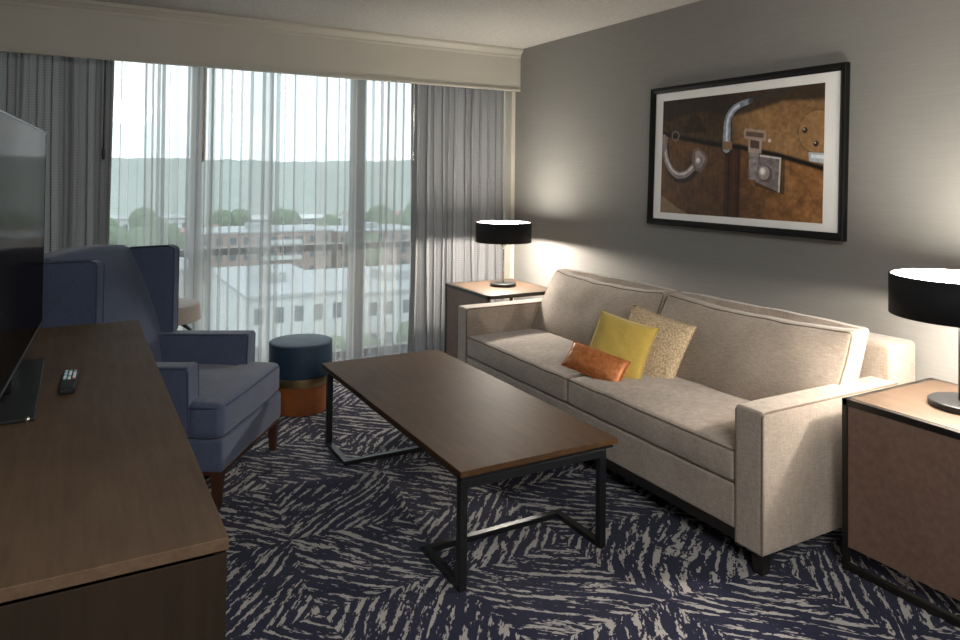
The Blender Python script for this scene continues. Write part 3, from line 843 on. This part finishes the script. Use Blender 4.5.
# ------------------------------------------------------------------ wing chair
ch = thing('wing_chair', 'navy wool wingback armchair between dresser and window', 'armchair', (.433, 3.753, 0), R(-33.5))
# local: +x forward, +y toward the window
def rb(name, mat, parent, x0, x1, y0, y1, z0, z1, r, fn2=None, flat=10, noise_=.0015):
    cx, cy_, cz_ = (x0+x1)/2, (y0+y1)/2, (z0+z1)/2
    def f(c, p):
        q = c + Vector((cx, cy_, cz_))
        if fn2: q = fn2(q)
        return q + Vector((nz(q, 6, noise_, 3), nz(q, 6, noise_, 5), nz(q, 6, noise_, 8)))
    bm = bmesh.new(); rcube(bm, (x1-x0)/2, (y1-y0)/2, (z1-z0)/2, r, flat, f, 3); return mkobj(name, bm, mat, parent)
HW = .362
rb('base', 'navy', ch, -.36, .400, -HW, HW, .165, .300, .012)
box('wood_rail', 'legwood', ch, -.35, .396, -HW+.004, HW-.004, .150, .168, .002)
for lx, ly in ((.370, -HW+.030), (.370, HW-.028), (-.33, -HW+.04), (-.33, HW-.04)):
    bm = bmesh.new(); rake = .05 if lx < 0 else 0
    for a in (0,):
        vs = bx(bm, -.024, .024, -.024, .024, 0, .152, .003)
    for v in bm.verts:
        k = .60 + .40*v.co.z/.152; v.co.x = v.co.x*k + lx - rake*(1-v.co.z/.152); v.co.y = v.co.y*k + ly
    mkobj('leg', bm, 'legwood', ch)
# T cushion
def tcush():
    def f(q):
        if q.x < .235:
            k = min(1, (.235-q.x)/.02); q.y *= 1 - k*(1 - .245/.36)
        u = (q.x-.10)/.34; v = q.y/HW
        if q.z > .38: q.z += .022*max(0, 1-u*u)*max(0, 1-v*v) - .012*max(0, (-q.x)/.3)
        if q.x > .376: q.x += .012*(1-v*v)
        return q
    return rb('seat_cushion', 'navy', ch, -.26, .396, -HW+.002, HW-.002, .301, .452, .030, f, 26, .003)
tc = tcush()
bm = bmesh.new()
for zz in (.436, .312):
    tube(bm, [(.25, -HW, zz), (.34, -HW, zz)] + [(.380, -HW+.012, zz)] + [(.393+.012*(1-(v/HW)**2), v, zz+.006*(1-(v/HW)**2)) for v in [i*.04-.32 for i in range(17)]] + [(.380, HW-.012, zz), (.34, HW, zz), (.25, HW, zz)], .004, 8)
mkobj('piping', bm, 'navy_pipe', tc)
for sy in (-1, 1):
    y0, y1 = sorted((sy*HW, sy*(HW-.105)))
    def fa(q, sy=sy):
        q.y += sy*.018*max(0, (q.z-.3)/.31)      # slight outward flare
        q.z += -.012*max(0, (.25-q.x))/.5 if q.z > .5 else 0
        return q
    am = rb('armrest', 'navy', ch, -.34, .250, y0, y1, .165, .612, .014, fa, 10)
    bm = bmesh.new()
    for yy in (y0+.003, y1-.003):
        tube(bm, [fa(Vector((-.20, yy, .604))), fa(Vector((.235, yy, .604))), fa(Vector((.2475, yy, .596))), fa(Vector((.2475, yy, .32)))], .0035, 8)
    mkobj('piping', bm, 'navy_pipe', am)
    # wing: tall side panel
    y0, y1 = sorted((sy*(HW+.004), sy*(HW-.052)))
    prof = [(-.172, .590), (-.172, 1.048), (-.20, 1.056), (-.44, 1.040), (-.53, 1.030), (-.455, .60), (-.40, .40), (-.30, .40), (-.26, .56)]
    bm = bmesh.new(); prism(bm, prof, 'y', y0, y1, .012, 3)
    wg = mkobj('wing', bm, 'navy', ch)
    bm = bmesh.new()
    for yy in (y0+.002, y1-.002): tube(bm, [(-.174, yy, .61), (-.1735, yy, 1.035), (-.182, yy, 1.047), (-.205, yy, 1.0555), (-.44, yy, 1.040)], .0033, 8)
    mkobj('piping', bm, 'navy_pipe', wg)
# backrest: curved profile slab
def bk(q):
    t_ = (q.z-.30)/.76
    # reclined lumbar curve
    off = -.215 - .04*t_ - .19*max(0, t_)**2.0
    arch = .018*(1-(q.y/.33)**2)*(q.z > .9)
    belly = .020*max(0, 1-(q.y/.33)**2)*math.sin(math.pi*min(1, max(0, t_)))*(q.x > 0)
    return Vector((q.x + off + belly, q.y, q.z + arch))
rb('backrest', 'navy', ch, -.11, .02, -.328, .328, .30, 1.055, .028, bk, 22, .003)

# ------------------------------------------------------------------ round stool
st = thing('round_stool', 'round stool with blue leather top, brass band and amber drum base', 'stool', (1.229, 4.416, 0))
bm = bmesh.new(); lathe(bm, [(.150, .0), (.160, .004), (.170, .008), (.170, .170), (.165, .172)], 64); mkobj('base_drum', bm, 'amber', st)
bm = bmesh.new(); lathe(bm, [(.171, .170), (.176, .172), (.176, .220), (.171, .222)], 64); mkobj('brass_band', bm, 'brass', st)
bm = bmesh.new(); lathe(bm, [(.178, .221), (.188, .226), (.190, .235), (.190, .405), (.187, .414), (.180, .420), (.10, .424), (.0, .425)], 64, cap=False)
so = mkobj('seat', bm, 'blueleather', st)
bm = bmesh.new(); tube(bm, [(.1885*math.cos(a*math.pi/32), .1885*math.sin(a*math.pi/32), .412) for a in range(64)], .003, 6, closed=True); mkobj('piping', bm, 'navy_pipe', so)

# ------------------------------------------------------------------ taupe drum table behind the chair
dt = thing('drum_table', 'small taupe drum table with black legs half hidden behind the armchair', 'side table', (.50, 5.00, 0))
bm = bmesh.new(); lathe(bm, [(.215, .497), (.225, .50), (.228, .505), (.222, .60), (.216, .607), (.0, .609)], 40, cap=False); mkobj('drum_top', bm, 'taupe', dt)
for k in range(3):
    a = R(-20 + 120*k)
    bm = bmesh.new()
    p0 = Vector((.09*math.cos(a), .09*math.sin(a), .499)); p1 = Vector((.165*math.cos(a), .165*math.sin(a), .44)); p2 = Vector((.165*math.cos(a), .165*math.sin(a), 0.0))
    tube(bm, [p0, p1, p2], [.016, .014, .010], 10); mkobj('leg', bm, 'blackmetal', dt)

# ------------------------------------------------------------------ outdoors
GZ = -20.5
t = NT('town_ground'); o, x, y, z = t.coord(); a = t.noise(o, .03, 5, .6)
t.bsdf(t.ramp(a, (.38, (.16, .20, .14)), (.5, (.27, .27, .25)), (.62, (.19, .22, .165))), .9); M['ground'] = t.m
bm = bmesh.new(); bx(bm, -500, 800, 20, 1500, GZ-1, GZ); tag(mkobj('ground', bm, 'ground', smooth=False), kind='structure')
t = NT('hazed_hill_trees'); o, x, y, z = t.coord(); a = t.noise(o, .25, 5, .7); b = t.noise(o, .02, 3)
t.bsdf(t.ramp(a*.6 + b*.4, (.35, (.28, .315, .29)), (.65, (.36, .39, .365))), 1.0, 0, None, 0); M['hill'] = t.m  # distance haze is painted in: tree greens lightened and greyed
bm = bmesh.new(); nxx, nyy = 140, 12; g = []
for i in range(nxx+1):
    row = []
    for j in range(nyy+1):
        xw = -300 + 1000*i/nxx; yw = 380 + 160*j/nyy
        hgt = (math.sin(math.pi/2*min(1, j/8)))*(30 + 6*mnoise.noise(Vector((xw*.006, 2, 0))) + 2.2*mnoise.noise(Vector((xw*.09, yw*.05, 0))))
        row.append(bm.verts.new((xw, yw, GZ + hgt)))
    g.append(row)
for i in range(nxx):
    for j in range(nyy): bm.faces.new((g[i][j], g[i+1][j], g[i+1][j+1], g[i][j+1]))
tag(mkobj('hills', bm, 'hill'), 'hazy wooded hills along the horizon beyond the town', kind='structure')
for nm, c in (('bwhite', (.52, .54, .54)), ('bbrick', (.30, .22, .195)), ('bgrey', (.27, .28, .29)), ('broof', (.33, .35, .36)), ('bred', (.32, .15, .13)), ('bwin', (.07, .10, .12)), ('bcream', (.38, .35, .31)), ('car_paint', (.5, .5, .52))):
    M[nm] = plain(nm+'_surface', c, .8, var=.08, scale=.6)
t = NT('foliage'); o, x, y, z = t.coord(); a = t.noise(o, 1.2, 5, .7)
t.bsdf(t.ramp(a, (.35, (.10, .145, .09)), (.65, (.17, .22, .14))), 1, 0, None, 0); M['leaf'] = t.m
def building(x0, x1, y0, y1, h, wall, label, floors=2, cols=6, roof='broof', balcony=False):
    th = thing('building', label, 'building', ((x0+x1)/2, (y0+y1)/2, GZ))
    hx, hy = (x1-x0)/2, (y1-y0)/2
    bm = bmesh.new(); bx(bm, -hx, hx, -hy, hy, 0, h); mkobj('walls', bm, wall, th, smooth=False)
    bm = bmesh.new(); bx(bm, -hx-.3, hx+.3, -hy-.3, hy+.3, h, h+.35); bx(bm, -hx*.2, hx*.15, -hy*.3, hy*.2, h+.35, h+1.5); mkobj('roof', bm, roof, th, smooth=False)
    fh = h/floors; cw = 2*hx/cols
    for i in range(cols):
        for j in range(floors):
            bm = bmesh.new(); xc = -hx + cw*(i+.5); z0 = fh*j + fh*.32
            bx(bm, xc-cw*.22, xc+cw*.22, -hy-.05, -hy+.1, z0, z0+fh*.42); mkobj('window', bm, 'bwin', th, smooth=False)
    if balcony:
        for j in range(floors):
            bm = bmesh.new(); bx(bm, -hx*.1, hx*.5, -hy-1.3, -hy-.06, fh*j+fh*.25, fh*j+fh*.52); mkobj('balcony', bm, 'bwhite', th, smooth=False)
    return th
building(16.5, 27.5, 80, 106, 8.2, 'bwhite', 'white low building with grey flat roof nearest the window', 2, 5)
building(28.2, 48, 82, 104, 7.4, 'bwhite', 'long white building beside the nearest one, plain roof', 2, 9)
building(21, 48, 150, 166, 9.6, 'bbrick', 'brick apartment building with white balconies across the middle', 3, 10, balcony=True)
building(50, 70, 152, 168, 9.0, 'bbrick', 'smaller brick block right of the balcony building', 3, 7)
building(6, 17, 120, 136, 6.5, 'bcream', 'cream low house left of the brick apartments', 2, 4, roof='bgrey')
building(10, 34, 262, 285, 6, 'bwhite', 'far white warehouse at the foot of the hills', 1, 8)
building(52, 86, 258, 282, 5.2, 'bgrey', 'far grey warehouse at the foot of the hills', 1, 9, roof='bwhite')
building(94, 120, 255, 280, 6, 'bwhite', 'far white shed behind the right sheer curtain folds', 1, 7, roof='bred')
building(24, 44, 205, 222, 5.5, 'bcream', 'cream hall with red roof behind the brick apartments', 1, 6, roof='bred')
def tree(x, y, h, r, seed, label, group):
    th = thing('tree', label, 'tree', (x, y, GZ), 0, group)
    bm = bmesh.new(); tube(bm, [(0, 0, 0), (0, 0, h*.5)], .25, 8); mkobj('trunk', bm, 'legwood', th)
    bm = bmesh.new()
    rn = random.Random(seed)
    for k in range(7):
        a = rn.uniform(0, 6.28); rr = rn.uniform(0, r*.55)
        res = bmesh.ops.create_icosphere(bm, subdivisions=3, radius=r*rn.uniform(.45, .7), matrix=Matrix.Translation((rr*math.cos(a), rr*math.sin(a), h*rn.uniform(.5, .9))))
        for v in res['verts']: v.co += Vector((nz(v.co, 1.3, .4), nz(v.co, 1.5, .4, 4), nz(v.co, 1.4, .4, 8)))
    mkobj('crown', bm, 'leaf', th)
k = 0
for (x, y, h, r) in ((23, 73, 4.6, 1.8), (28, 74, 4.2, 1.8), (33, 73.5, 4.8, 1.9), (38, 75, 4.4, 1.9)):
    tree(x, y, h, r, k, 'small green tree in the row before the white buildings', 'trees before the white buildings'); k += 1
for (x, y, h, r) in ((13, 170, 8, 5), (19, 185, 8, 5), (54, 146, 8, 4.5), (60, 190, 9, 6), (74, 185, 9, 6), (88, 200, 9, 6), (6, 200, 9, 6), (42, 235, 9, 6), (90, 230, 9, 7), (58, 232, 8, 6), (110, 240, 10, 7), (18, 240, 9, 6)):
    tree(x, y, h, r, k, 'broad green tree standing among the distant town buildings', 'trees in the town'); k += 1

# ------------------------------------------------------------------ light
wd = bpy.data.worlds.new('sky'); sc.world = wd; wd.use_nodes = True; nt = wd.node_tree; nt.nodes.clear()
bg = nt.nodes.new('ShaderNodeBackground'); ow = nt.nodes.new('ShaderNodeOutputWorld'); tc_ = nt.nodes.new('ShaderNodeTexCoord')
nz_ = nt.nodes.new('ShaderNodeTexNoise'); nz_.inputs['Scale'].default_value = 3; nz_.inputs['Detail'].default_value = 4
mp = nt.nodes.new('ShaderNodeMapping'); mp.inputs['Scale'].default_value = (1, 1, 4)
rp = nt.nodes.new('ShaderNodeValToRGB'); rp.color_ramp.elements[0].position = .35; rp.color_ramp.elements[0].color = (.78, .88, .96, 1); rp.color_ramp.elements[1].position = .62; rp.color_ramp.elements[1].color = (.96, .99, 1, 1)
nt.links.new(tc_.outputs['Generated'], mp.inputs[0]); nt.links.new(mp.outputs[0], nz_.inputs[0]); nt.links.new(nz_.outputs[0], rp.inputs[0]); nt.links.new(rp.outputs[0], bg.inputs[0]); nt.links.new(bg.outputs[0], ow.inputs[0])
bg.inputs[1].default_value = 2.6
def area(name, loc, rot, size, sy, power, color):
    ld = bpy.data.lights.new(name, 'AREA'); ld.shape = 'RECTANGLE'; ld.size = size; ld.size_y = sy; ld.energy = power; ld.color = color
    o = bpy.data.objects.new(name, ld); COL.objects.link(o); o.location = loc; o.rotation_euler = rot; return o
area('added_fill_light', (.5, -.9, 2.42), (R(30), 0, R(-25)), 1.4, .9, 128, (1, .985, .955))  # unseen fill added behind the camera to brighten the room

# ------------------------------------------------------------------ camera
F, YAW, PIT, ROL, CYP = 718.75, .51185, .02141, .010316, 159.24
cyw, syw = math.cos(YAW), math.sin(YAW)
f = Vector((syw*math.cos(PIT), cyw*math.cos(PIT), math.sin(PIT))); r = Vector((cyw, -syw, 0)); u = r.cross(f)
r2 = math.cos(ROL)*r + math.sin(ROL)*u; u2 = -math.sin(ROL)*r + math.cos(ROL)*u
cd = bpy.data.cameras.new('camera'); cam = bpy.data.objects.new('camera', cd); COL.objects.link(cam)
mtx = Matrix((r2, u2, -f)).transposed().to_4x4(); mtx.translation = Vector((0, 0, 1.45)); cam.matrix_world = mtx
cd.sensor_width = 36; cd.lens = F/960*36; cd.shift_y = (CYP-320)/960; cd.clip_start = .05; cd.clip_end = 3000
sc.camera = cam
sc.view_settings.view_transform = 'Standard'
sc.view_settings.look = 'None'
sc.view_settings.exposure = 0
sc.cycles.max_bounces = 8; sc.cycles.transparent_max_bounces = 16
sc.cycles.sample_clamp_indirect = 6
